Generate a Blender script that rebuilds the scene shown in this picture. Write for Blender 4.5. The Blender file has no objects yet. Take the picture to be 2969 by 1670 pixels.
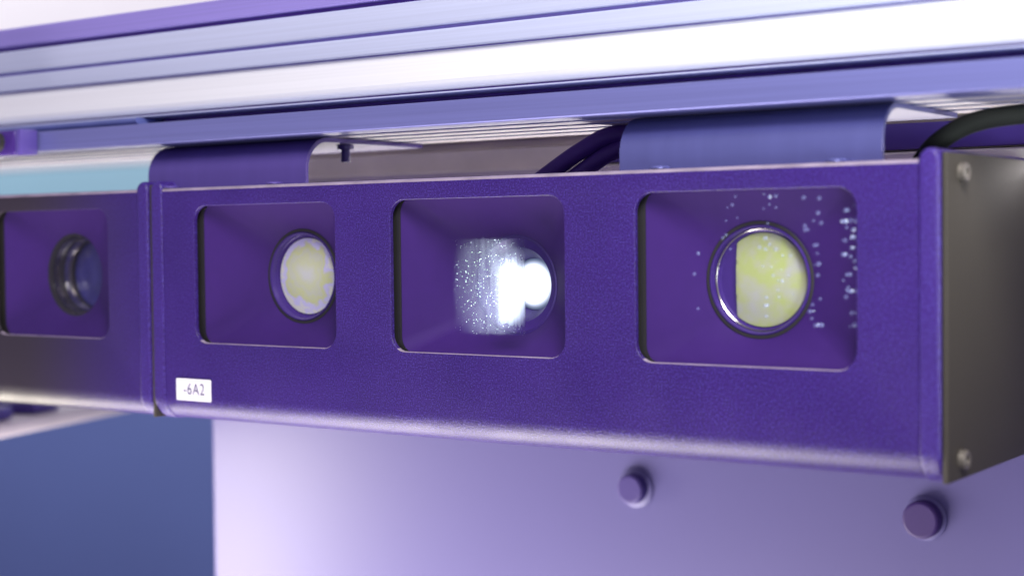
import bpy, bmesh, math, random
from mathutils import Vector, Matrix
random.seed(7)
sc = bpy.context.scene
COL = sc.collection

# ------------------------------------------------------------------ camera
cd = bpy.data.cameras.new('camera'); cam = bpy.data.objects.new('camera', cd); COL.objects.link(cam)
sc.camera = cam
cd.sensor_fit = 'HORIZONTAL'; cd.sensor_width = 36.0
cd.lens = 36.0 * 4473.9 / 2969.0
cd.clip_start = 0.01; cd.clip_end = 50.0
_f = Vector((-0.57717337, 0.81597305, -0.03254041)); _r = Vector((0.81656122, 0.57715701, -0.01084257)); _u = Vector((-0.00993368, 0.03282928, 0.99941161))
M = Matrix((( _r.x, _u.x, -_f.x, 0.19339), (_r.y, _u.y, -_f.y, -0.53951), (_r.z, _u.z, -_f.z, 0.09062), (0, 0, 0, 1)))
cam.matrix_world = M
cd.dof.use_dof = True; cd.dof.focus_distance = 0.69; cd.dof.aperture_fstop = 6.2

# ------------------------------------------------------------------ world and lamps
w = bpy.data.worlds.new('World'); sc.world = w; w.use_nodes = True
bg = w.node_tree.nodes['Background']
bg.inputs[0].default_value = (0.78, 0.70, 1.0, 1); bg.inputs[1].default_value = 0.33

def area(name, loc, target, size, power, col=(1, 1, 1), size_y=None):
    l = bpy.data.lights.new(name, 'AREA'); l.energy = power; l.color = col
    l.shape = 'RECTANGLE'; l.size = size; l.size_y = size_y or size
    o = bpy.data.objects.new(name, l); COL.objects.link(o); o.location = loc
    o.rotation_euler = (Vector(target) - Vector(loc)).to_track_quat('-Z', 'Y').to_euler()
    return o
area('key_softbox', (0.36, -0.60, 0.78), (-0.08, 0.05, 0.15), 0.45, 17.0, (1.0, 0.99, 0.98))
lf = area('low_front_lamp', (0.34, -0.26, 0.0), (0.0, 0.02, 0.152), 0.14, 0.13, (0.90, 1.0, 0.99))
lf.data.spread = math.radians(42)
area('under_fill_light', (-0.48, -0.11, -0.42), (-0.42, 0.0, 0.0), 0.60, 8.0, (1.0, 0.93, 0.92), 0.34)  # added light out of view below, brightens the lower fold and the panel
area('side_lamp', (-0.80, 0.05, -0.16), (-0.58, 0.23, -0.12), 0.12, 1.5, (1.0, 0.93, 0.76), 0.26)
area('gap_fill_light', (-0.32, 0.127, 0.1200), (-0.32, 0.06, 0.150), 0.85, 0.20, (1.0, 0.93, 0.93), 0.006)  # added strip of light hidden behind the bar top, brightens the rail underside
area('hall_lamp', (-2.0, 0.40, 1.0), (-2.0, 1.0, 0.30), 1.0, 9.5, (1.0, 1.0, 1.0))

vs = sc.view_settings
vs.view_transform = 'Standard'; vs.look = 'None'; vs.exposure = 0.0; vs.gamma = 1.0; vs.use_curve_mapping = False
sc.render.film_transparent = False
sc.cycles.use_denoising = True
sc.cycles.max_bounces = 10; sc.cycles.transparent_max_bounces = 16
sc.cycles.sample_clamp_indirect = 6.0

# ------------------------------------------------------------------ helpers
def tag(o, label, cat, group=None):
    o['label'] = label; o['category'] = cat
    if group: o['group'] = group
    return o

def empty(name, loc=(0, 0, 0)):
    o = bpy.data.objects.new(name, None); COL.objects.link(o); o.location = loc; o.empty_display_size = 0.01
    return o

def link(name, me, mat, parent=None, angle=35):
    if isinstance(mat, (list, tuple)):
        for m in mat: me.materials.append(m)
    elif mat: me.materials.append(mat)
    if angle is not None:
        for p in me.polygons: p.use_smooth = True
        me.set_sharp_from_angle(angle=math.radians(angle))
    me.update()
    o = bpy.data.objects.new(name, me); COL.objects.link(o)
    if parent:
        o.parent = parent
    return o

def mesh(name, v, f, mat, parent=None, angle=35):
    me = bpy.data.meshes.new(name); me.from_pydata([tuple(p) for p in v], [], f); me.validate()
    bm = bmesh.new(); bm.from_mesh(me); bmesh.ops.recalc_face_normals(bm, faces=bm.faces); bm.to_mesh(me); bm.free()
    return link(name, me, mat, parent, angle)

def extrude_x(name, prof, x0, x1, mat, parent=None, angle=35, nx=1, cap=True):
    """closed (y, z) outline swept along x"""
    n = len(prof); v = []; f = []
    for k in range(nx + 1):
        x = x0 + (x1 - x0) * k / nx
        v += [(x, y, z) for y, z in prof]
    for k in range(nx):
        for i in range(n):
            j = (i + 1) % n
            f.append((k*n + i, k*n + j, (k+1)*n + j, (k+1)*n + i))
    if cap:
        f.append(tuple(range(n))); f.append(tuple(range(nx*n, nx*n + n)))
    return mesh(name, v, f, mat, parent, angle)

def box(name, lo, hi, mat, parent=None, bev=0.0005, seg=2):
    bm = bmesh.new(); bmesh.ops.create_cube(bm, size=1)
    s = [hi[i] - lo[i] for i in range(3)]; c = [(hi[i] + lo[i]) / 2 for i in range(3)]
    for q in bm.verts: q.co = Vector([q.co[i] * s[i] + c[i] for i in range(3)])
    if bev: bmesh.ops.bevel(bm, geom=list(bm.edges), offset=bev, segments=seg, affect='EDGES', profile=0.5)
    me = bpy.data.meshes.new(name); bm.to_mesh(me); bm.free()
    return link(name, me, mat, parent, 40)

def lathe(name, prof, axis, c, mat, parent=None, n=64, angle=35, cut=None):
    """(r, h) outline turned about an axis through c; axis 'x', 'y' or 'z'"""
    v = []; f = []; m = len(prof)
    for i in range(n):
        a = 2 * math.pi * i / n
        for r, h in prof:
            p, q = r * math.cos(a), r * math.sin(a)
            if cut:
                if cut[0] < 0: p = max(p, cut[1])
                else: p = min(p, cut[1])
            if axis == 'y': v.append((c[0] + p, c[1] + h, c[2] + q))
            elif axis == 'x': v.append((c[0] + h, c[1] + p, c[2] + q))
            else: v.append((c[0] + p, c[1] + q, c[2] + h))
    for i in range(n):
        j = (i + 1) % n
        for k in range(m - 1):
            f.append((i*m + k, i*m + k + 1, j*m + k + 1, j*m + k))
    me = bpy.data.meshes.new(name); me.from_pydata(v, [], f)
    bm = bmesh.new(); bm.from_mesh(me); bmesh.ops.remove_doubles(bm, verts=bm.verts, dist=1e-6)
    bmesh.ops.dissolve_degenerate(bm, dist=1e-7, edges=bm.edges)
    bmesh.ops.recalc_face_normals(bm, faces=bm.faces); bm.to_mesh(me); bm.free()
    return link(name, me, mat, parent, angle)

def catmull(pts, n=10):
    P = [Vector(p) for p in pts]; P = [2*P[0]-P[1]] + P + [2*P[-1]-P[-2]]; out = []
    for i in range(1, len(P) - 2):
        for k in range(n):
            t = k / n; a, b, c, d = P[i-1], P[i], P[i+1], P[i+2]
            out.append(0.5*((2*b) + (c-a)*t + (2*a-5*b+4*c-d)*t*t + (3*b-a-3*c+d)*t**3))
    out.append(P[-2]); return out

def tube(name, pts, r, mat, parent=None, n=14):
    P = catmull(pts); v = []; f = []; up = Vector((0.31, 0.2, 0.93))
    for i, p in enumerate(P):
        d = (P[min(i+1, len(P)-1)] - P[max(i-1, 0)]).normalized()
        s = d.cross(up).normalized(); u = s.cross(d)
        for k in range(n):
            a = 2*math.pi*k/n; v.append(p + r*(math.cos(a)*s + math.sin(a)*u))
    for i in range(len(P)-1):
        for k in range(n):
            j = (k+1) % n; f.append((i*n+k, i*n+j, (i+1)*n+j, (i+1)*n+k))
    f.append(tuple(range(n))); f.append(tuple(range((len(P)-1)*n, len(P)*n)))
    return mesh(name, v, f, mat, parent, 50)

def arc(cy, cz, r, a0, a1, n):
    return [(cy + r*math.cos(math.radians(a0 + (a1-a0)*i/n)), cz + r*math.sin(math.radians(a0 + (a1-a0)*i/n))) for i in range(n+1)]

def dense(pts, step):
    out = []
    for i, a in enumerate(pts):
        b = pts[(i+1) % len(pts)]; k = max(1, int(math.dist(a, b)/step + 0.5))
        out += [(a[0] + (b[0]-a[0])*t/k, a[1] + (b[1]-a[1])*t/k) for t in range(k)]
    return out

def rrect(x0, x1, z0, z1, r, n=6):
    """rounded rectangle, counter-clockwise, as (x, z)"""
    out = []
    for cx, cz, a in ((x1-r, z1-r, 0), (x0+r, z1-r, 90), (x0+r, z0+r, 180), (x1-r, z0+r, 270)):
        for i in range(n+1):
            t = math.radians(a + 90*i/n); out.append((cx + r*math.cos(t), cz + r*math.sin(t)))
    return out

# ------------------------------------------------------------------ materials
def newmat(name):
    m = bpy.data.materials.new(name); m.use_nodes = True
    nt = m.node_tree; return m, nt, nt.nodes, nt.links, nt.nodes['Principled BSDF']

def ramp(N, pts):
    r = N.new('ShaderNodeValToRGB'); e = r.color_ramp.elements
    while len(e) < len(pts): e.new(0.5)
    for q, (p, c) in zip(e, pts):
        q.position = p; q.color = (*c, 1) if len(c) == 3 else c
    return r

def plain(name, col, rough=0.5, metal=0.0, spec=0.5, nscale=60, var=0.08, bump=0.0, bscale=400, stretch=None):
    m, nt, N, L, b = newmat(name)
    tc = N.new('ShaderNodeTexCoord'); src = tc.outputs['Object']
    if stretch:
        mp = N.new('ShaderNodeMapping'); mp.inputs['Scale'].default_value = stretch; L.new(src, mp.inputs[0]); src = mp.outputs[0]
    n = N.new('ShaderNodeTexNoise'); n.inputs['Scale'].default_value = nscale; n.inputs['Detail'].default_value = 5
    L.new(src, n.inputs['Vector'])
    lo = tuple(c*(1-var) for c in col); hi = tuple(min(1, c*(1+var)) for c in col)
    r = ramp(N, [(0.3, lo), (0.7, hi)]); L.new(n.outputs['Fac'], r.inputs[0]); L.new(r.outputs[0], b.inputs['Base Color'])
    b.inputs['Roughness'].default_value = rough; b.inputs['Metallic'].default_value = metal
    b.inputs['Specular IOR Level'].default_value = spec
    if bump:
        n2 = N.new('ShaderNodeTexNoise'); n2.inputs['Scale'].default_value = bscale; n2.inputs['Detail'].default_value = 3
        L.new(src, n2.inputs['Vector'])
        bp = N.new('ShaderNodeBump'); bp.inputs['Strength'].default_value = bump; bp.inputs['Distance'].default_value = 0.0004
        L.new(n2.outputs['Fac'], bp.inputs['Height']); L.new(bp.outputs[0], b.inputs['Normal'])
    return m

VIOLET = (0.036, 0.010, 0.148)

def powder(name, col, fade=False):
    """fine-textured powder coat: pimply relief, bluish pigment specks"""
    m, nt, N, L, b = newmat(name)
    tc = N.new('ShaderNodeTexCoord')
    n1 = N.new('ShaderNodeTexNoise'); n1.inputs['Scale'].default_value = 1500; n1.inputs['Detail'].default_value = 3
    n2 = N.new('ShaderNodeTexNoise'); n2.inputs['Scale'].default_value = 30; n2.inputs['Detail'].default_value = 4
    L.new(tc.outputs['Object'], n1.inputs['Vector']); L.new(tc.outputs['Object'], n2.inputs['Vector'])
    d = tuple(c*0.6 for c in col); l = (col[0]*1.75, col[1]*4.2, min(1, col[2]*1.85))
    r1 = ramp(N, [(0.38, d), (0.52, col), (0.68, l)]); L.new(n1.outputs['Fac'], r1.inputs[0])
    r2 = ramp(N, [(0.3, (0.88, 0.88, 0.9)), (0.75, (1.1, 1.12, 1.08))]); L.new(n2.outputs['Fac'], r2.inputs[0])
    mx = N.new('ShaderNodeMixRGB'); mx.blend_type = 'MULTIPLY'; mx.inputs[0].default_value = 1
    L.new(r1.outputs[0], mx.inputs[1]); L.new(r2.outputs[0], mx.inputs[2]); out = mx.outputs[0]
    if fade:   # coat colour runs from violet to charcoal towards the far end
        sp = N.new('ShaderNodeSeparateXYZ'); L.new(tc.outputs['Object'], sp.inputs[0])
        mr = N.new('ShaderNodeMapRange'); mr.inputs[1].default_value = -0.11; mr.inputs[2].default_value = 0.015
        mr.interpolation_type = 'SMOOTHSTEP'
        L.new(sp.outputs['X'], mr.inputs[0])
        m2 = N.new('ShaderNodeMixRGB'); L.new(mr.outputs[0], m2.inputs[0])
        m2.inputs[1].default_value = (0.030, 0.022, 0.034, 1); L.new(out, m2.inputs[2]); out = m2.outputs[0]
    L.new(out, b.inputs['Base Color'])
    b.inputs['Roughness'].default_value = 0.36; b.inputs['Specular IOR Level'].default_value = 0.5
    n4 = N.new('ShaderNodeTexNoise'); n4.inputs['Scale'].default_value = 11; n4.inputs['Detail'].default_value = 6; n4.inputs['Roughness'].default_value = 0.65
    L.new(tc.outputs['Object'], n4.inputs['Vector'])
    rm = N.new('ShaderNodeMapRange'); rm.inputs[1].default_value = 0.35; rm.inputs[2].default_value = 0.68; rm.inputs[3].default_value = 0.30; rm.inputs[4].default_value = 0.46
    L.new(n4.outputs['Fac'], rm.inputs[0]); L.new(rm.outputs[0], b.inputs['Roughness'])
    bp = N.new('ShaderNodeBump'); bp.inputs['Strength'].default_value = 0.6; bp.inputs['Distance'].default_value = 0.0004
    L.new(n1.outputs['Fac'], bp.inputs['Height']); L.new(bp.outputs[0], b.inputs['Normal'])
    return m

def aluminium(name, col, rough, metal=0.55, var=0.07):
    m, nt, N, L, b = newmat(name)
    tc = N.new('ShaderNodeTexCoord'); mp = N.new('ShaderNodeMapping'); mp.inputs['Scale'].default_value = (6, 900, 900)
    L.new(tc.outputs['Object'], mp.inputs[0])
    n = N.new('ShaderNodeTexNoise'); n.inputs['Scale'].default_value = 1; n.inputs['Detail'].default_value = 4
    L.new(mp.outputs[0], n.inputs['Vector'])
    r = ramp(N, [(0.3, tuple(c*(1-var) for c in col)), (0.7, tuple(min(1, c*(1+var)) for c in col))])
    L.new(n.outputs['Fac'], r.inputs[0]); L.new(r.outputs[0], b.inputs['Base Color'])
    b.inputs['Roughness'].default_value = rough; b.inputs['Metallic'].default_value = metal
    bp = N.new('ShaderNodeBump'); bp.inputs['Strength'].default_value = 0.05; bp.inputs['Distance'].default_value = 0.0001
    L.new(n.outputs['Fac'], bp.inputs['Height']); L.new(bp.outputs[0], b.inputs['Normal'])
    return m

M_COVER = powder('violet_powder_coat', VIOLET)
M_COVER2 = powder('charcoal_violet_powder_coat', VIOLET, True)
M_EDGE = plain('folded_edge_highlight', (0.42, 0.34, 0.43), 0.35, nscale=300, var=0.25, metal=0.3, stretch=(0.25, 1, 1))  # painted highlight: paler colour along the top fold and lower window lips
M_FIN = powder('violet_end_casting', (0.044, 0.014, 0.175))
M_ENDP = plain('warm_grey_powder_coat', (0.048, 0.041, 0.033), 0.6, nscale=900, var=0.12, bump=0.3, bscale=1500, spec=0.3)
M_BLACK = plain('gap_shadow_black', (0.020, 0.019, 0.016), 0.6, var=0.1)
M_FUNNEL = plain('violet_moulded_plastic', (0.044, 0.011, 0.142), 0.65, nscale=200, var=0.04, spec=0.15)
M_RING = plain('violet_anodised_ring', (0.060, 0.024, 0.21), 0.25, metal=0.1, nscale=300, var=0.06)
M_BARREL = plain('black_gloss_barrel', (0.022, 0.020, 0.022), 0.22, nscale=300, var=0.1)
M_CHROME = plain('polished_steel', (0.62, 0.58, 0.55), 0.18, metal=1.0, nscale=200, var=0.05)
M_STEEL = plain('dull_steel_screw', (0.17, 0.15, 0.13), 0.5, metal=0.5, nscale=500, var=0.1)
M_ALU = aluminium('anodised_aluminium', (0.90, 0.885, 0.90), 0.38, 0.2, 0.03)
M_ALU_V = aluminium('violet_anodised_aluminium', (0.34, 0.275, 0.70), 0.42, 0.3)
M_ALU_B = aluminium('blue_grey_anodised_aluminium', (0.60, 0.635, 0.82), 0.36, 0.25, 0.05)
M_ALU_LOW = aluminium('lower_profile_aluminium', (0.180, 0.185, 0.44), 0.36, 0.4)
M_ALU_RIB = aluminium('lit_rib_aluminium', (0.93, 0.84, 0.87), 0.4, 0.1)  # light on the underside put into the colour, paler copy of the lower profile
M_SLOT = plain('dark_slot', (0.12, 0.045, 0.36), 0.5, var=0.1)
M_TEAL = plain('teal_slot_strip', (0.10, 0.12, 0.33), 0.4, var=0.1)
M_BRACK = plain('bracket_steel_blue', (0.115, 0.118, 0.325), 0.34, metal=0.35, nscale=1, var=0.05, stretch=(120, 40, 14))
M_BRACK2 = plain('bracket_steel_violet', (0.105, 0.068, 0.30), 0.45, metal=0.2, nscale=1, var=0.05, stretch=(120, 40, 14))
M_BEIGE = plain('beige_paint', (0.80, 0.73, 0.62), 0.5, nscale=25, var=0.1)
M_REARV = plain('violet_sheet', (0.085, 0.045, 0.29), 0.45, nscale=20, var=0.06)
M_CABLE = plain('violet_black_cable', (0.095, 0.036, 0.29), 0.55, nscale=80, var=0.1)
M_CABLE2 = plain('black_cable', (0.013, 0.015, 0.012), 0.8, nscale=80, var=0.1)
M_PANEL = plain('lavender_lacquer', (0.128, 0.114, 0.285), 0.4, nscale=6, var=0.02)
M_HOLE = plain('dark_violet_plug', (0.042, 0.015, 0.13), 0.5, var=0.05)
M_PLUG = plain('violet_plug', (0.058, 0.036, 0.19), 0.5, var=0.05)
M_WHITE = plain('white_board', (0.95, 0.92, 0.93), 0.6, nscale=4, var=0.04)
M_CYAN = plain('cyan_board', (0.30, 0.52, 0.62), 0.6, nscale=2, var=0.03)
M_BLUE = plain('slate_blue_board', (0.120, 0.172, 0.42), 0.6, nscale=3, var=0.04)
M_CREAM = plain('cream_paint', (0.66, 0.60, 0.62), 0.45, nscale=20, var=0.06)
M_CLAMP = plain('violet_clamp', (0.105, 0.07, 0.32), 0.4, nscale=30, var=0.08)
M_PAPER = plain('white_label_stock', (0.83, 0.80, 0.86), 0.45, nscale=300, var=0.02)
M_INK = plain('violet_black_ink', (0.05, 0.035, 0.14), 0.6, nscale=600, var=0.15)

def glass_pane():
    m, nt, N, L, b = newmat('window_glass'); N.remove(b)
    out = N['Material Output']
    t = N.new('ShaderNodeBsdfTransparent'); t.inputs[0].default_value = (0.97, 0.97, 1.0, 1)
    g = N.new('ShaderNodeBsdfGlossy'); g.inputs['Roughness'].default_value = 0.03
    lw = N.new('ShaderNodeLayerWeight'); lw.inputs[0].default_value = 0.5
    pw = N.new('ShaderNodeMath'); pw.operation = 'POWER'; pw.inputs[1].default_value = 5; L.new(lw.outputs['Facing'], pw.inputs[0])
    fr = N.new('ShaderNodeMath'); fr.operation = 'MULTIPLY_ADD'; fr.inputs[1].default_value = 0.9; fr.inputs[2].default_value = 0.05; L.new(pw.outputs[0], fr.inputs[0])
    mx = N.new('ShaderNodeMixShader'); L.new(fr.outputs[0], mx.inputs[0]); L.new(t.outputs[0], mx.inputs[1]); L.new(g.outputs[0], mx.inputs[2])
    L.new(mx.outputs[0], out.inputs[0]); return m
M_GLASS = glass_pane()

def lens_mat(name, zones, rough=0.25, noise=0.5, radial=1.0, base=0.0, scale=95):
    """moulded phosphor lens: colour zones by radius round its own axis, clouded"""
    m, nt, N, L, b = newmat(name)
    tc = N.new('ShaderNodeTexCoord'); sp = N.new('ShaderNodeVectorMath'); sp.operation = 'MULTIPLY'
    sp.inputs[1].default_value = (1, 0, 1); L.new(tc.outputs['Object'], sp.inputs[0])
    ln = N.new('ShaderNodeVectorMath'); ln.operation = 'LENGTH'; L.new(sp.outputs[0], ln.inputs[0])
    n = N.new('ShaderNodeTexNoise'); n.inputs['Scale'].default_value = scale; n.inputs['Detail'].default_value = 4
    L.new(tc.outputs['Object'], n.inputs['Vector'])
    a = N.new('ShaderNodeMath'); a.operation = 'MULTIPLY_ADD'; a.inputs[1].default_value = radial/0.0188
    L.new(ln.outputs['Value'], a.inputs[0])
    s = N.new('ShaderNodeMath'); s.operation = 'MULTIPLY_ADD'; s.inputs[1].default_value = noise; s.inputs[2].default_value = base - noise*0.5
    L.new(n.outputs['Fac'], s.inputs[0]); L.new(s.outputs[0], a.inputs[2])
    r = ramp(N, zones); L.new(a.outputs[0], r.inputs[0]); L.new(r.outputs[0], b.inputs['Base Color'])
    b.inputs['Roughness'].default_value = rough
    return m
YG = (0.76, 0.80, 0.36); LAV = (0.74, 0.71, 0.95); CR = (0.88, 0.88, 0.72)
M_LENS_A = lens_mat('banded_phosphor_lens', [(0.0, (0.73, 0.74, 0.66)), (0.22, (0.73, 0.75, 0.56)), (0.40, (0.74, 0.77, 0.44)), (0.55, (0.73, 0.75, 0.56)), (0.68, YG), (0.77, (0.74, 0.76, 0.46)), (0.84, LAV), (0.93, LAV), (1.0, CR)], noise=1.1, scale=140)
M_LENS_B = lens_mat('clouded_phosphor_lens', [(0.0, (0.43, 0.50, 0.14)), (0.35, (0.45, 0.51, 0.19)), (0.55, (0.46, 0.49, 0.27)), (0.75, (0.46, 0.48, 0.34)), (1.0, (0.47, 0.47, 0.44))], noise=1.7, radial=0.12, base=0.45, scale=150)
M_LENS_D = plain('dark_blue_lens', (0.060, 0.055, 0.27), 0.12, nscale=60, var=0.3)

def lamp_mat():
    m, nt, N, L, b = newmat('lit_lamp_face'); N.remove(b)
    out = N['Material Output']; tc = N.new('ShaderNodeTexCoord')
    sp = N.new('ShaderNodeVectorMath'); sp.operation = 'MULTIPLY'; sp.inputs[1].default_value = (1, 0, 1); L.new(tc.outputs['Object'], sp.inputs[0])
    ln = N.new('ShaderNodeVectorMath'); ln.operation = 'LENGTH'; L.new(sp.outputs[0], ln.inputs[0])
    mr = N.new('ShaderNodeMapRange'); mr.inputs[1].default_value = 0.0065; mr.inputs[2].default_value = 0.0118
    mr.inputs[3].default_value = 2.6; mr.inputs[4].default_value = 0.22; mr.interpolation_type = 'SMOOTHSTEP'
    L.new(ln.outputs['Value'], mr.inputs[0])
    e = N.new('ShaderNodeEmission'); L.new(mr.outputs[0], e.inputs[1])
    rr = ramp(N, [(0.0, (0.93, 0.97, 1.0)), (0.72, (0.90, 0.95, 1.0)), (1.0, (0.40, 0.55, 1.0))]); dv = N.new('ShaderNodeMath'); dv.operation = 'DIVIDE'; dv.inputs[1].default_value = 0.0118; L.new(ln.outputs['Value'], dv.inputs[0]); L.new(dv.outputs[0], rr.inputs[0]); L.new(rr.outputs[0], e.inputs[0])
    L.new(e.outputs[0], out.inputs[0]); return m
M_LAMP = lamp_mat()

def dust_glow_mat():
    """dry wiped dust on the inside of the pane: film with wiping streaks and grains, the lit beam patch put into its density"""
    m, nt, N, L, b = newmat('wiped_dust_beam_glow'); N.remove(b)
    out = N['Material Output']; tc = N.new('ShaderNodeTexCoord'); O = tc.outputs['Object']
    sp = N.new('ShaderNodeSeparateXYZ'); L.new(O, sp.inputs[0])
    def math_(op, a, b_=None, c=None):
        n = N.new('ShaderNodeMath'); n.operation = op
        for i, q in enumerate((a, b_, c)):
            if q is None: continue
            if isinstance(q, (int, float)): n.inputs[i].default_value = q
            else: L.new(q, n.inputs[i])
        n.use_clamp = False
        return n.outputs[0]
    def mrange(v, a, b_, c=0.0, d=1.0):
        n = N.new('ShaderNodeMapRange'); n.inputs[1].default_value = a; n.inputs[2].default_value = b_; n.inputs[3].default_value = c; n.inputs[4].default_value = d
        n.interpolation_type = 'SMOOTHSTEP'; L.new(v, n.inputs[0]); return n.outputs[0]
    X, Z = sp.outputs['X'], sp.outputs['Z']
    wob = N.new('ShaderNodeTexNoise'); wob.inputs['Scale'].default_value = 500; wob.inputs['Detail'].default_value = 2; L.new(O, wob.inputs['Vector'])
    wx = math_('MULTIPLY_ADD', wob.outputs['Fac'], 0.002, -0.001)
    X2 = math_('ADD', X, wx); Z2 = math_('ADD', Z, wx)
    # lit patch of the beam painted as the film's outline, centred on its origin
    mask = math_('MULTIPLY', mrange(X2, -0.0205, -0.0155), mrange(X, 0.0196, 0.0188))
    mask = math_('MULTIPLY', mask, math_('MULTIPLY', mrange(Z2, -0.0214, -0.0198), mrange(Z2, 0.0216, 0.0204)))
    st = N.new('ShaderNodeMapping'); st.inputs['Scale'].default_value = (900, 1, 45); L.new(O, st.inputs[0])
    s1 = N.new('ShaderNodeTexNoise'); s1.inputs['Scale'].default_value = 1; s1.inputs['Detail'].default_value = 4; L.new(st.outputs[0], s1.inputs['Vector'])
    streak = mrange(s1.outputs['Fac'], 0.3, 0.75, 0.35, 1.0)
    g = N.new('ShaderNodeTexVoronoi'); g.inputs['Scale'].default_value = 1450; L.new(O, g.inputs['Vector'])
    gc = N.new('ShaderNodeSeparateColor'); L.new(g.outputs['Color'], gc.inputs[0])
    rad = math_('MULTIPLY_ADD', math_('POWER', gc.outputs[0], 2.2), 0.38, 0.03)
    gr = mrange(math_('SUBTRACT', rad, g.outputs['Distance']), 0.0, 0.12)
    n3 = N.new('ShaderNodeTexNoise'); n3.inputs['Scale'].default_value = 420; n3.inputs['Detail'].default_value = 2; L.new(O, n3.inputs['Vector'])
    grains = math_('MULTIPLY', gr, mrange(n3.outputs['Fac'], 0.40, 0.52))
    dens = mrange(X, -0.02, 0.019, 0.035, 0.26)  # density rises to the right for the beam's glow
    core = math_('MULTIPLY', mrange(X2, 0.001, 0.012), math_('MULTIPLY', mrange(Z2, -0.0185, -0.012), mrange(Z2, 0.0145, 0.006)))  # extra density painted for the white glow beside the lamp
    film = math_('ADD', math_('MULTIPLY', dens, streak), math_('MULTIPLY', core, 0.5))
    film = math_('ADD', film, math_('MULTIPLY', grains, 0.9))
    film = math_('MULTIPLY', film, mask)
    stray = math_('MULTIPLY', math_('MULTIPLY', gr, mrange(n3.outputs['Fac'], 0.70, 0.74)), math_('MULTIPLY', mrange(X, -0.036, -0.022), mrange(X, 0.0196, 0.0188)))
    film = math_('ADD', film, math_('MULTIPLY', stray, 0.6))
    film = math_('MINIMUM', film, 0.97)
    t = N.new('ShaderNodeBsdfTransparent'); tr = N.new('ShaderNodeBsdfTranslucent'); tr.inputs[0].default_value = (0.80, 0.88, 1.0, 1)
    mx = N.new('ShaderNodeMixShader'); L.new(film, mx.inputs[0]); L.new(t.outputs[0], mx.inputs[1]); L.new(tr.outputs[0], mx.inputs[2])
    L.new(mx.outputs[0], out.inputs[0]); return m
M_DUST_GLOW = dust_glow_mat()

def speck_mat(name, col, alpha):
    m, nt, N, L, b = newmat(name)
    b.inputs['Base Color'].default_value = (*col, 1); b.inputs['Roughness'].default_value = 0.3; b.inputs['Alpha'].default_value = alpha
    return m
M_SPECK = [speck_mat('dust_glint_faint', (0.35, 0.40, 0.80), 0.22), speck_mat('dust_glint', (0.45, 0.55, 0.95), 0.42), speck_mat('dust_glint_bright', (0.72, 0.82, 1.0), 0.7)]

# ------------------------------------------------------------------ setting behind the unit
def wall(name, x0, x1, z0, z1, y, mat, t=0.02):
    return box(name, (x0, y, z0), (x1, y + t, z1), mat, None, 0.002)
o = wall('back_wall', -4.0, 2.0, 0.205, 1.4, 1.0, M_WHITE); o['kind'] = 'structure'
tag(wall('wall_board', -4.0, -0.6, -0.03, 0.204, 1.0, M_CYAN), 'blurred pale cyan board glimpsed between the rail and the left light unit', 'board')
tag(wall('wall_board', -4.0, -0.6, -1.2, -0.031, 1.0, M_BLUE), 'blurred slate blue board in the lower left behind the light units', 'board')

# cabinet panel under the bar: lacquered sheet carrying two capped screws
ct = tag(empty('cabinet_panel', (-0.1, 0.23, -0.197)), 'lavender lacquered cabinet panel with two dark screw caps below the light unit', 'panel')
box('sheet', (-0.5154, 0.0, -0.30), (0.55, 0.018, 0.30), M_PANEL, ct, 0.004, 6)
for hx, hz, rr, mt in ((-0.2640, -0.0551, 0.0086, M_PLUG), (-0.0910, -0.0562, 0.0098, M_HOLE)):
    c = (hx + 0.1, -0.0003, hz + 0.197)
    lathe('washer', [(0.004, -0.0016), (0.0104, -0.0016), (0.0116, -0.0008), (0.0116, 0.0)], 'y', c, M_PANEL, ct, 40)
    lathe('screw_cap', [(0, -0.0080), (rr - 0.0016, -0.0080), (rr - 0.0006, -0.0076), (rr, -0.0066), (rr, -0.0012)], 'y', c, mt, ct, 40, 18)

# cream conveyor edge at lower left, running back
cv = tag(empty('conveyor_rail', (-0.787, 0.2, -0.045)), 'blurred cream conveyor edge with violet clamps below the left light unit', 'rail')
box('beam', (-0.16, -0.14, -0.0055), (0.02, 0.13, 0.0055), M_CREAM, cv, 0.003)
for yy in (-0.10, -0.045, 0.015):
    box('clamp', (-0.145, yy - 0.017, 0.006), (0.012, yy + 0.017, 0.0155), M_CLAMP, cv, 0.002)
cv.rotation_euler.z = math.radians(18)

# ------------------------------------------------------------------ rear beam, plate
rb = tag(empty('rear_beam', (-0.1, 0.15, 0.118)), 'greyish beige beam with a groove seen in the gap above the light unit', 'beam')
y0 = 0.15
prof = [(0.19, 0.112), (y0 - 0.016, 0.112), (y0 - 0.016, 0.1265), (y0, 0.1285), (y0, 0.139), (y0 + 0.008, 0.1405), (y0 + 0.008, 0.1445), (y0 - 0.002, 0.146), (y0 - 0.002, 0.165), (0.19, 0.165)]
extrude_x('beam_profile', [(y - 0.15, z - 0.118) for y, z in prof], -0.40, 0.5, M_BEIGE, rb, 25)
rp = tag(box('rear_plate', (-0.243, 0.1455, 0.1291), (0.5, 0.1495, 0.1412), M_REARV, None, 0.0008), 'dark violet plate on the rear beam behind the right bracket', 'plate')

# ------------------------------------------------------------------ aluminium rail
rail = tag(empty('aluminium_rail', (-0.3, 0.05, 0.1414)), 'long ribbed aluminium rail above the light units with bright broad band', 'rail')
YF = 0.002; YB = 0.018
X0, X1 = -2.2, 0.45
def rp_(name, pts, mat, angle=30, x0=X0, x1=X1):
    return extrude_x(name, [(y - 0.05, z - 0.1414) for y, z in pts], x0 + 0.3, x1 + 0.3, mat, rail, angle)
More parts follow.
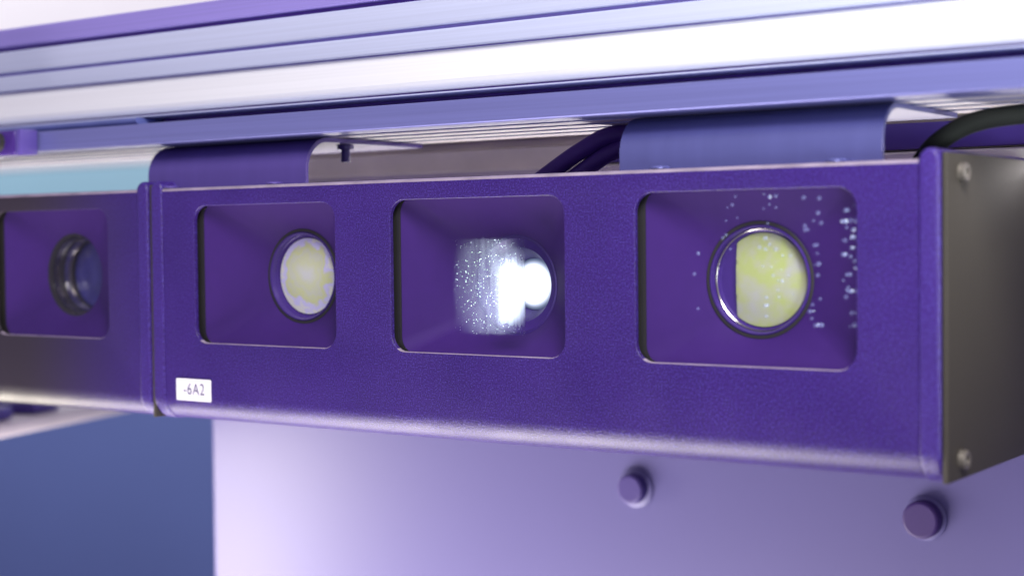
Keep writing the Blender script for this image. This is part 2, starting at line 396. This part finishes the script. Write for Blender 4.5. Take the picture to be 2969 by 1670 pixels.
# lower profile: face, ribbed underside
zr = 0.1405
low = arc(YF + 0.0010, 0.1504, 0.0010, 90, 180, 5) + arc(YF + 0.0012, zr + 0.0012, 0.0012, 180, 270, 6)
y = YF + 0.016
for k in range(4):
    low += [(y, zr), (y + 0.0006, zr + 0.0045), (y + 0.0062, zr + 0.0045), (y + 0.0068, zr)]
    y += 0.0195
low += [(0.098, zr), (0.098, 0.1514)]
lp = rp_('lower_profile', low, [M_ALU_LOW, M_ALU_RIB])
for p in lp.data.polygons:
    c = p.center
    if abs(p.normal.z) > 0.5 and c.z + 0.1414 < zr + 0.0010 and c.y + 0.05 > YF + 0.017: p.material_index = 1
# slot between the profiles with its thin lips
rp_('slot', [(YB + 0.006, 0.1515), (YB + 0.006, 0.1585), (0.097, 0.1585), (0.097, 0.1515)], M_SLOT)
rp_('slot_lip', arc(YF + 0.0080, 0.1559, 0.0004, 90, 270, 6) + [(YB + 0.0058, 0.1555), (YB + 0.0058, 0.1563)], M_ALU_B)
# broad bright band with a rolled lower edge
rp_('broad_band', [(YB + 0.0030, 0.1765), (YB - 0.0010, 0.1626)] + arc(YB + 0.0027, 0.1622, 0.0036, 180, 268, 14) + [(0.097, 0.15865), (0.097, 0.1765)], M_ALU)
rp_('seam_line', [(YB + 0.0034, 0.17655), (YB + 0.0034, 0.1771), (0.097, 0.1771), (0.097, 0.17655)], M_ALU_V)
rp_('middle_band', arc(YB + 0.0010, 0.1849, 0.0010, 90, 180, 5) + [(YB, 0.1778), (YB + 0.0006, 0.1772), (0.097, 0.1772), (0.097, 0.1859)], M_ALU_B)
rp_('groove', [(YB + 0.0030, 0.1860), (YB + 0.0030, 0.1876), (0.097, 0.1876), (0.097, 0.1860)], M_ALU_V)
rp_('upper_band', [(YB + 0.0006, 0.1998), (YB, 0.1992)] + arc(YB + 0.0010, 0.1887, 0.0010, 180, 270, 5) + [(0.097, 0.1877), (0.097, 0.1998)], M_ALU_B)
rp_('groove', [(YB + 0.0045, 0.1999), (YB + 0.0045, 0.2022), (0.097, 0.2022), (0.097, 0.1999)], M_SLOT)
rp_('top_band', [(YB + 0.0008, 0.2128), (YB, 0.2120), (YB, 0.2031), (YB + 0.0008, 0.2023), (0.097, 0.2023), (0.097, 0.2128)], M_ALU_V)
rp_('slot_strip', arc(YF + 0.0040, 0.1535, 0.0016, 90, 270, 6) + [(YB + 0.0050, 0.1519), (YB + 0.0050, 0.1551)], M_TEAL, 30, X0, -0.4295)

# clamp block with a round knob at the left end of the rail face
kb = tag(empty('clamp_block', (-0.521, -0.0045, 0.1452)), 'small dark violet clamp block with round knob under the rail, far left', 'clamp')
box('block', (-0.040, -0.0055, -0.0068), (0.0105, 0.0058, 0.0068), M_RING, kb, 0.002, 3)
box('side_plate', (0.0108, -0.0055, -0.0068), (0.016, 0.0058, 0.0070), M_CLAMP, kb, 0.001, 2)
lathe('knob', [(0, -0.004), (0.003, -0.0038), (0.0048, -0.0025), (0.0052, 0.0), (0.0052, 0.002)], 'y', (-0.003, -0.0058, 0.0005), M_BLACK, kb, 32)
lathe('knob_cap', [(0, -0.0012), (0.003, -0.001), (0.0042, 0.0)], 'y', (-0.001, -0.0098, 0.0008), M_RING, kb, 32)

# ------------------------------------------------------------------ hanging brackets
def bracket(x0, x1, mat, label, flange_end, bolts):
    yb = 0.010; t = 0.002; zt = 0.1403; r = 0.016
    e = tag(empty('hanging_bracket', ((x0 + x1)/2, yb, 0.118)), label, 'bracket', 'bent brackets under the rail')
    out = [(yb, 0.1178)] + arc(yb + r, zt - r, r, 180, 90, 12) + [(flange_end, zt), (flange_end, zt - t)] + arc(yb + r, zt - r, r - t, 90, 180, 12) + [(yb + t, 0.1178)]
    c = e.location
    extrude_x('bent_plate', [(y - c.y, z - c.z) for y, z in out], x0 - c.x, x1 - c.x, mat, e, 30)
    for bx, by in bolts:
        lathe('bolt', [(0, -0.0085), (0.0022, -0.0085), (0.0024, -0.0080), (0.0024, -0.0022), (0.0042, -0.0020), (0.0044, 0.0)], 'z', (bx - c.x, by - c.y, zt - t - c.z), M_CLAMP, e, 20)
    for bx in (x0 + 0.022, x1 - 0.016):
        lathe('washer', [(0.0, 0.0011), (0.0034, 0.0011), (0.0042, 0.0005), (0.0044, 0.0)], 'z', (bx - c.x, -0.0050, 0.1178 - c.z), mat, e, 32)
    return e
bracket(-0.140, -0.026, M_BRACK, 'blue grey bent steel bracket hanging over the nearest window', 0.092, [(-0.052, 0.06), (-0.11, 0.06)])
bracket(-0.427, -0.316, M_BRACK2, 'dark violet bent steel bracket above the joint of the light units', 0.100, [(-0.330, 0.055), (-0.40, 0.055)])

# ------------------------------------------------------------------ cables
tag(tube('cable', [(-0.2225, 0.051, 0.108), (-0.2025, 0.051, 0.1200), (-0.1860, 0.052, 0.1295), (-0.1715, 0.055, 0.1362), (-0.157, 0.060, 0.1355), (-0.13, 0.07, 0.131)], 0.0040, M_CABLE), 'dark violet cable rising from the light unit, left one of the pair', 'cable', 'paired cables left of the right bracket')
tag(tube('cable', [(-0.2085, 0.055, 0.108), (-0.1895, 0.055, 0.1190), (-0.1730, 0.056, 0.1282), (-0.158, 0.060, 0.1330), (-0.145, 0.066, 0.1310), (-0.12, 0.08, 0.128)], 0.0040, M_CABLE), 'dark violet cable rising from the light unit, right one of the pair', 'cable', 'paired cables left of the right bracket')
tag(tube('cable', [(-0.034, 0.058, 0.108), (-0.0275, 0.056, 0.1195), (-0.0195, 0.056, 0.1275), (-0.008, 0.058, 0.1335), (0.008, 0.064, 0.1362), (0.03, 0.075, 0.1368), (0.09, 0.09, 0.135)], 0.0040, M_CABLE2), 'thick black cable curving up behind the right end of the light unit', 'cable')

# ------------------------------------------------------------------ light units
LEN = 0.4137
WIN = [(-0.3830, -0.2892), (-0.2556, -0.1614), (-0.1270, -0.0321)]
WZ0, WZ1 = 0.0398, 0.1081
CT = 0.0022

def cover(parent, mat):
    bm = bmesh.new(); xa, xb = -0.4060, -0.0084; zb, zt = 0.0125, 0.1160; R_ = 0.0125; rt = 0.0015
    # flat field with window openings; the field is split in strips so that bends weld to it
    outer = [bm.verts.new((x, 0, z)) for x, z in ((xa, zb), (xb, zb), (xb, zt), (xa, zt))]
    edges = [bm.edges.new((outer[i], outer[(i+1) % 4])) for i in range(4)]
    for x0, x1 in WIN:
        b = 0.0005
        prev = None
        for k in range(5):
            a = math.radians(90*k/4); off = b*(1 - math.sin(a)); yy = b*(1 - math.cos(a))
            ring = [bm.verts.new((x, yy, z)) for x, z in rrect(x0 - off, x1 + off, WZ0 - off, WZ1 + off, 0.0078 + off, 8)]
            n = len(ring)
            if prev is None: edges += [bm.edges.new((ring[i], ring[(i+1) % n])) for i in range(n)]
            else:
                for i in range(n): bm.faces.new((prev[i], prev[(i+1) % n], ring[(i+1) % n], ring[i]))
            prev = ring
        back = [bm.verts.new((q.co.x, CT, q.co.z)) for q in prev]
        for i in range(n): bm.faces.new((prev[i], prev[(i+1) % n], back[(i+1) % n], back[i]))
        # return face inside
        wide = [bm.verts.new((x, CT, z)) for x, z in rrect(x0 - 0.008, x1 + 0.008, WZ0 - 0.008, WZ1 + 0.008, 0.0158, 8)]
        for i in range(n): bm.faces.new((back[i], back[(i+1) % n], wide[(i+1) % n], wide[i]))
    bmesh.ops.triangle_fill(bm, edges=[e for e in edges if e.is_valid], use_beauty=True)
    def strip(pts, first):
        prev = first
        for y, z in pts:
            cur = (bm.verts.new((xa, y, z)), bm.verts.new((xb, y, z)))
            bm.faces.new((prev[0], prev[1], cur[1], cur[0])); prev = cur
        return prev
    strip(arc(R_, R_, R_, 180, 262, 18)[1:] + [(0.0140, 0.0003), (0.0140, 0.0022), (0.10, 0.0022)], (outer[0], outer[1]))
    strip(arc(rt, zt, rt, 180, 90, 8)[1:] + [(0.118, zt + rt)], (outer[3], outer[2]))
    bmesh.ops.recalc_face_normals(bm, faces=bm.faces)
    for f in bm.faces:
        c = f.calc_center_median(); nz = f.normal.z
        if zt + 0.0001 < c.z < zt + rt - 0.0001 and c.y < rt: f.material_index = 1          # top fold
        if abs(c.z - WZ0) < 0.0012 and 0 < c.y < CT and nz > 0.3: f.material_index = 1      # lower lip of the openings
    me = bpy.data.meshes.new('front_cover'); bm.to_mesh(me); bm.free()
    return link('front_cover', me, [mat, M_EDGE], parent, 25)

def fin(parent, xc, mat):
    """end casting: a thin frame as deep as the unit, rounded over its top, bent under like the cover"""
    hw = 0.0040; y0 = -0.0007; ztop = 0.1214; v = []; f = []; cols = 13
    base = []
    for i in range(cols):
        s = -1 + 2*i/(cols-1); s = math.sin(s*math.pi/2)
        dz = hw*(1 - math.sqrt(max(0, 1 - s*s))); ed = 0.0006*(max(0, abs(s) - 0.75)/0.25)**2
        pts = [(0.118, ztop - dz)] + [(y + ed*0, z) for y, z in arc(y0 + 0.0022 + ed, ztop - dz - 0.0022, 0.0022, 90, 180, 5)]
        pts += [(y + ed, z + ed) for y, z in arc(y0 + 0.0127, 0.0122, 0.0127, 180, 265, 16)] + [(0.0150, -0.0004), (0.118, -0.0003)]
        base.append([(xc + hw*s, y, z) for y, z in pts])
    m = len(base[0])
    for c in base: v += c
    for i in range(cols-1):
        for k in range(m-1): f.append((i*m+k, i*m+k+1, (i+1)*m+k+1, (i+1)*m+k))
    f.append(tuple(range(m))); f.append(tuple(range((cols-1)*m, cols*m)))
    return mesh('end_casting', v, f, mat, parent, 40)

def window(parent, x0, x1, kind):
    """gasket, funnel reflector, lens barrel, lens and pane of one window"""
    cx, cz = (x0 + x1)/2, (0.0692 if kind == 'lit' else 0.0728)
    my = 0.0046
    if kind == 'banded': cx += 0.0070
    mouth = rrect(x0 + 0.0024, x1 + 0.0035, WZ0 - 0.0010, WZ1 + 0.0016, 0.0075, 12); n = len(mouth)
    # gasket plate round the funnel mouth
    wide = rrect(x0 - 0.010, x1 + 0.010, WZ0 - 0.008, WZ1 + 0.0078, 0.012, 12)
    v = [(x, my, z) for x, z in wide] + [(x, my, z) for x, z in mouth]
    mesh('gasket', v, [(i, (i+1) % n, n + (i+1) % n, n + i) for i in range(n)], M_BLACK, parent, 30)
    mouth = dense(mouth, 0.0025); n = len(mouth)
    deep = kind == 'lit'
    by = {'lit': 0.031, 'banded': 0.0215}.get(kind, 0.0165); R0 = 0.0228
    steps = 8; v = []; f = []
    for k in range(steps+1):
        t = k/steps
        for x, z in mouth:
            a = math.atan2(z - cz, x - cx); tx, tz = cx + R0*math.cos(a), cz + R0*math.sin(a)
            v.append((x + (tx - x)*t, my + 0.0002 + (by - my)*t, z + (tz - z)*t))
    for k in range(steps):
        for i in range(n): f.append((k*n+i, k*n+(i+1) % n, (k+1)*n+(i+1) % n, (k+1)*n+i))
    fun = mesh('funnel', [(a - cx, b - by, c - cz) for a, b, c in v], f, M_FUNNEL, parent, 50)
    fun.location = (cx, by, cz)
    bar = [(R0, 0.0002), (0.0226, 0.0035), (0.0222, 0.0035), (0.0220, -0.0006), (0.0216, -0.0011), (0.0211, -0.0011), (0.0207, -0.0004), (0.0206, 0.0022), (0.0200, 0.0026), (0.0198, 0.0036), (0.0190, 0.0040)]
    if kind == 'dark':
        bar = [(R0, 0.0002), (0.0226, 0.001), (0.0215, 0.0016), (0.0212, 0.0060), (0.0204, 0.0068), (0.0202, 0.0120), (0.0193, 0.0128), (0.0190, 0.0165)]
    if deep:
        bar = [(R0, 0.0002), (0.0226, 0.0008), (0.0216, 0.0006), (0.0212, 0.0016), (0.0170, 0.0042), (0.0166, 0.0060), (0.0122, 0.0140), (0.0120, 0.0165)]
    lathe('lens_ring', bar, 'y', (0, 0, 0), M_BARREL if kind == 'dark' else M_RING, fun, 72, 30)
    if kind == 'dark':
        lathe('lens_rim', [(0.0213, 0.0034), (0.0210, 0.0052), (0.0203, 0.0078)], 'y', (0, 0, 0), M_CHROME, fun, 72, 60)
        lathe('lens_rim', [(0.0201, 0.0094), (0.0199, 0.0112), (0.0191, 0.0134)], 'y', (0, 0, 0), M_CHROME, fun, 72, 60)
    if kind == 'clouded':
        lathe('lens_rim', [(0.0203, 0.0014), (0.0204, 0.0020), (0.0200, 0.0023)], 'y', (0, 0, 0), M_CHROME, fun, 72, 60)
    if kind in ('banded', 'clouded'):
        lathe('gap_shadow_ring', [(0.0234, -0.0006), (0.0229, -0.0009), (0.0222, -0.0007)], 'y', (0, 0, 0), M_BLACK, fun, 72, 60)  # black ring stands for the shadow in the gap round the barrel
    # seat behind the lens, then the lens itself (flattened on one side where the photo shows a flat)
    ly = bar[-1][1]
    rl = 0.0120 if deep else 0.0190
    lathe('lens_seat', [(rl + 0.0004, ly), (0.0, ly + 0.0006)], 'y', (0, 0, 0), M_RING, fun, 48, 30)
    prof = [(0.0, -0.0026)] + [(rl*0.985*i/10, -0.0026 + 0.0020*(i/10)**2) for i in range(1, 11)] + [(rl*0.985, 0.0)]
    cut = {'clouded': (-1, -0.0116), 'dark': (1, 0.0072)}.get(kind)
    mat = {'banded': M_LENS_A, 'clouded': M_LENS_B, 'dark': M_LENS_D, 'lit': M_LAMP}[kind]
    lathe('lens', [(r, h + ly) for r, h in prof], 'y', (0, 0, 0), mat, fun, 72, 40, cut)
    if deep:   # the lamp's own narrow beam
        l = bpy.data.lights.new('lamp_beam', 'SPOT'); l.energy = 0.30; l.color = (0.90, 0.95, 1.0); l.spot_size = math.radians(62); l.spot_blend = 0.25; l.shadow_soft_size = 0.004
        b = bpy.data.objects.new('lamp_beam', l); COL.objects.link(b); b.parent = fun; b.location = (0.003, ly - 0.0045, 0); b.rotation_euler = (math.radians(-90), 0, 0)
    # pane
    px = [(x, 0.0034, z) for x, z in rrect(x0 - 0.006, x1 + 0.006, WZ0 - 0.006, WZ1 + 0.006, 0.004, 3)]
    me = bpy.data.meshes.new('window_pane'); me.from_pydata(px, [], [tuple(range(len(px)))]); link('window_pane', me, M_GLASS, parent, None)
    return fun

def light_unit(loc, label, mat, kinds):
    u = tag(empty('light_unit', loc), label, 'light unit', 'light units hung in a row')
    cover(u, mat)
    fin(u, -0.0042, M_FIN); fin(u, -0.4097, M_FIN)
    # housing: bottom and back
    extrude_x('housing', [(0.0145, 0.0025), (0.119, 0.0025), (0.119, 0.1165), (0.075, 0.1165), (0.075, 0.114), (0.115, 0.114), (0.115, 0.006), (0.0145, 0.006)], -0.4055, -0.0085, M_RING, u, 30)
    box('end_plate', (0.0, 0.0008, 0.0004), (0.0022, 0.1195, 0.1196), M_ENDP, u, 0.0004)
    for y, z in ((0.0145, 0.1126), (0.0145, 0.0078), (0.105, 0.1126), (0.105, 0.0078)):
        s = lathe('socket_screw', [(0, 0.0012), (0.0016, 0.0012), (0.0017, 0.0026), (0.0030, 0.0028), (0.0036, 0.0022), (0.0037, 0.0)], 'x', (0.0021, y, z), M_STEEL, u, 24, 30)
    for (a, b), k in zip(WIN, kinds): window(u, a, b, k)
    return u
main = light_unit((0, 0, 0), 'violet light unit with three windows and label, nearest on the right', M_COVER, ('banded', 'lit', 'clouded'))
left = light_unit((-0.4162, 0, 0), 'violet to charcoal light unit running out at the left edge', M_COVER2, ('dark', 'dark', 'dark'))

# dust film with the painted beam patch, behind the middle pane
fx, fz = -0.2034, 0.0693
v = [(-0.046, 0, -0.026), (0.0205, 0, -0.026), (0.0205, 0, 0.026), (-0.046, 0, 0.026)]
fm = mesh('dust_glow_film', v, [(0, 1, 2, 3)], M_DUST_GLOW, main, None); fm.location = (fx, 0.0040, fz)

# out-of-focus glints of dust specks, painted as pale discs on the right pane
pts = [(420,178,0),(395,243,0),(360,262,0),(350,362,1),(434,340,0),(348,468,1),(325,490,0),(382,572,0),(140,606,1),(113,758,0),
 (632,160,1),(676,182,2),(722,172,1),(672,240,1),(630,270,1),(722,262,0),(660,382,0),(930,190,1),(1045,192,0),(1038,302,1),(1003,362,0),(1060,378,0),(938,400,0),(962,428,1),(940,430,0),
 (1030,542,1),(1008,545,0),(1030,605,0),(1040,682,1),(1012,690,0),(1035,768,0),(1052,945,0),(995,988,0),(1002,1036,2),(975,1040,1),(990,1090,0),(1040,1140,2),(1062,1142,1),(1018,1142,0),(140,1016,0),
 (1262,280,1),(1242,282,1),(1305,245,0),(1218,366,2),(1242,366,2),(1280,360,0),(1320,360,1),(1302,428,2),(1250,412,0),(1295,485,2),(1310,486,2),(1240,508,0),(1220,508,0),(1290,565,2),(1308,562,2),(1222,616,1),(1243,614,2),(1278,628,1),(1308,660,1),(1318,712,2),(1252,762,1),(1275,762,1),(1225,806,0),(1262,860,1),(1250,880,1),(1290,888,2),(1320,884,1),(1272,888,1),(1245,930,0),(1320,1050,0),(1290,1050,0),(1312,1138,1),(1275,1150,0),
 (640,490,1),(676,540,1),(640,575,1),(720,575,0),(770,622,1),(625,700,1),(690,708,2),(760,728,1),(700,770,0),(735,808,1),(765,812,1),(820,770,0),(738,878,1),(745,930,1),(650,935,1),(640,995,1),(660,992,2),(650,1075,1),(560,640,0),(600,560,0),(830,620,0),(850,910,0)]
me = bpy.data.meshes.new('dust_glint_discs'); V = []; F = []; MI = []
C = Vector((0.19339, -0.53951, 0.09062)); pl = 0.0030
for zx, zy, b in pts:
    px, py = 1969 + zx/2.576, 500 + zy/2.576
    d = _f*4473.9 + _r*(px - 1484.5) - _u*(py - 835.0)
    p = C + d*((pl - C.y)/d.y)
    r = 0.00070*random.choice((0.55, 0.75, 0.9, 1.0, 1.1, 1.2)); n = 14; s = len(V)
    a0 = random.uniform(0, 6.28)
    V.append((p.x, pl - 0.0002, p.z))
    for q, yy in ((0.68, -0.00018), (1.0, 0.0001)):
        V += [(p.x + 1.12*q*r*math.cos(2*math.pi*i/n), pl + yy, p.z + q*r*math.sin(2*math.pi*i/n)) for i in range(n)]
    for i in range(n):
        k = (i+1) % n
        F.append((s, s+1+i, s+1+k)); MI.append(max(0, b - 1))
        F.append((s+1+i, s+1+n+i, s+1+n+k, s+1+k)); MI.append(b if math.cos(2*math.pi*i/n - a0) > -0.2 else 0)
me.from_pydata(V, [], F)
for p_, b in zip(me.polygons, MI): p_.material_index = b
dr = link('dust_glint_discs', me, M_SPECK, main, 60); dr['kind'] = 'stuff'

# label with lettering
lv = rrect(-0.3973, -0.3724, 0.0103, 0.0214, 0.0007, 4)
nl = len(lv)
st = mesh('sticker', [(x, -0.0004, z) for x, z in lv] + [(x, -0.0001, z) for x, z in lv], [tuple(range(nl))] + [(i, (i+1) % nl, nl + (i+1) % nl, nl + i) for i in range(nl)], M_PAPER, main, 30)
st['label'] = 'white label reading -6A2'
tcv = bpy.data.curves.new('lettering', 'FONT'); tcv.body = '-6A2'; tcv.size = 0.0082; tcv.align_x = 'CENTER'; tcv.align_y = 'CENTER'; tcv.extrude = 0.00004; tcv.offset = -0.00006; tcv.space_character = 1.12
to = bpy.data.objects.new('lettering_source', tcv); COL.objects.link(to)
bpy.context.view_layer.update()
tm = bpy.data.meshes.new_from_object(to.evaluated_get(bpy.context.evaluated_depsgraph_get()))
bpy.data.objects.remove(to)
tm.transform(Matrix.Translation((-0.38445, -0.0005, 0.0160)) @ Matrix.Rotation(math.radians(90), 4, 'X') @ Matrix.Diagonal((0.86, 1, 1, 1)))
link('lettering', tm, M_INK, st, None)
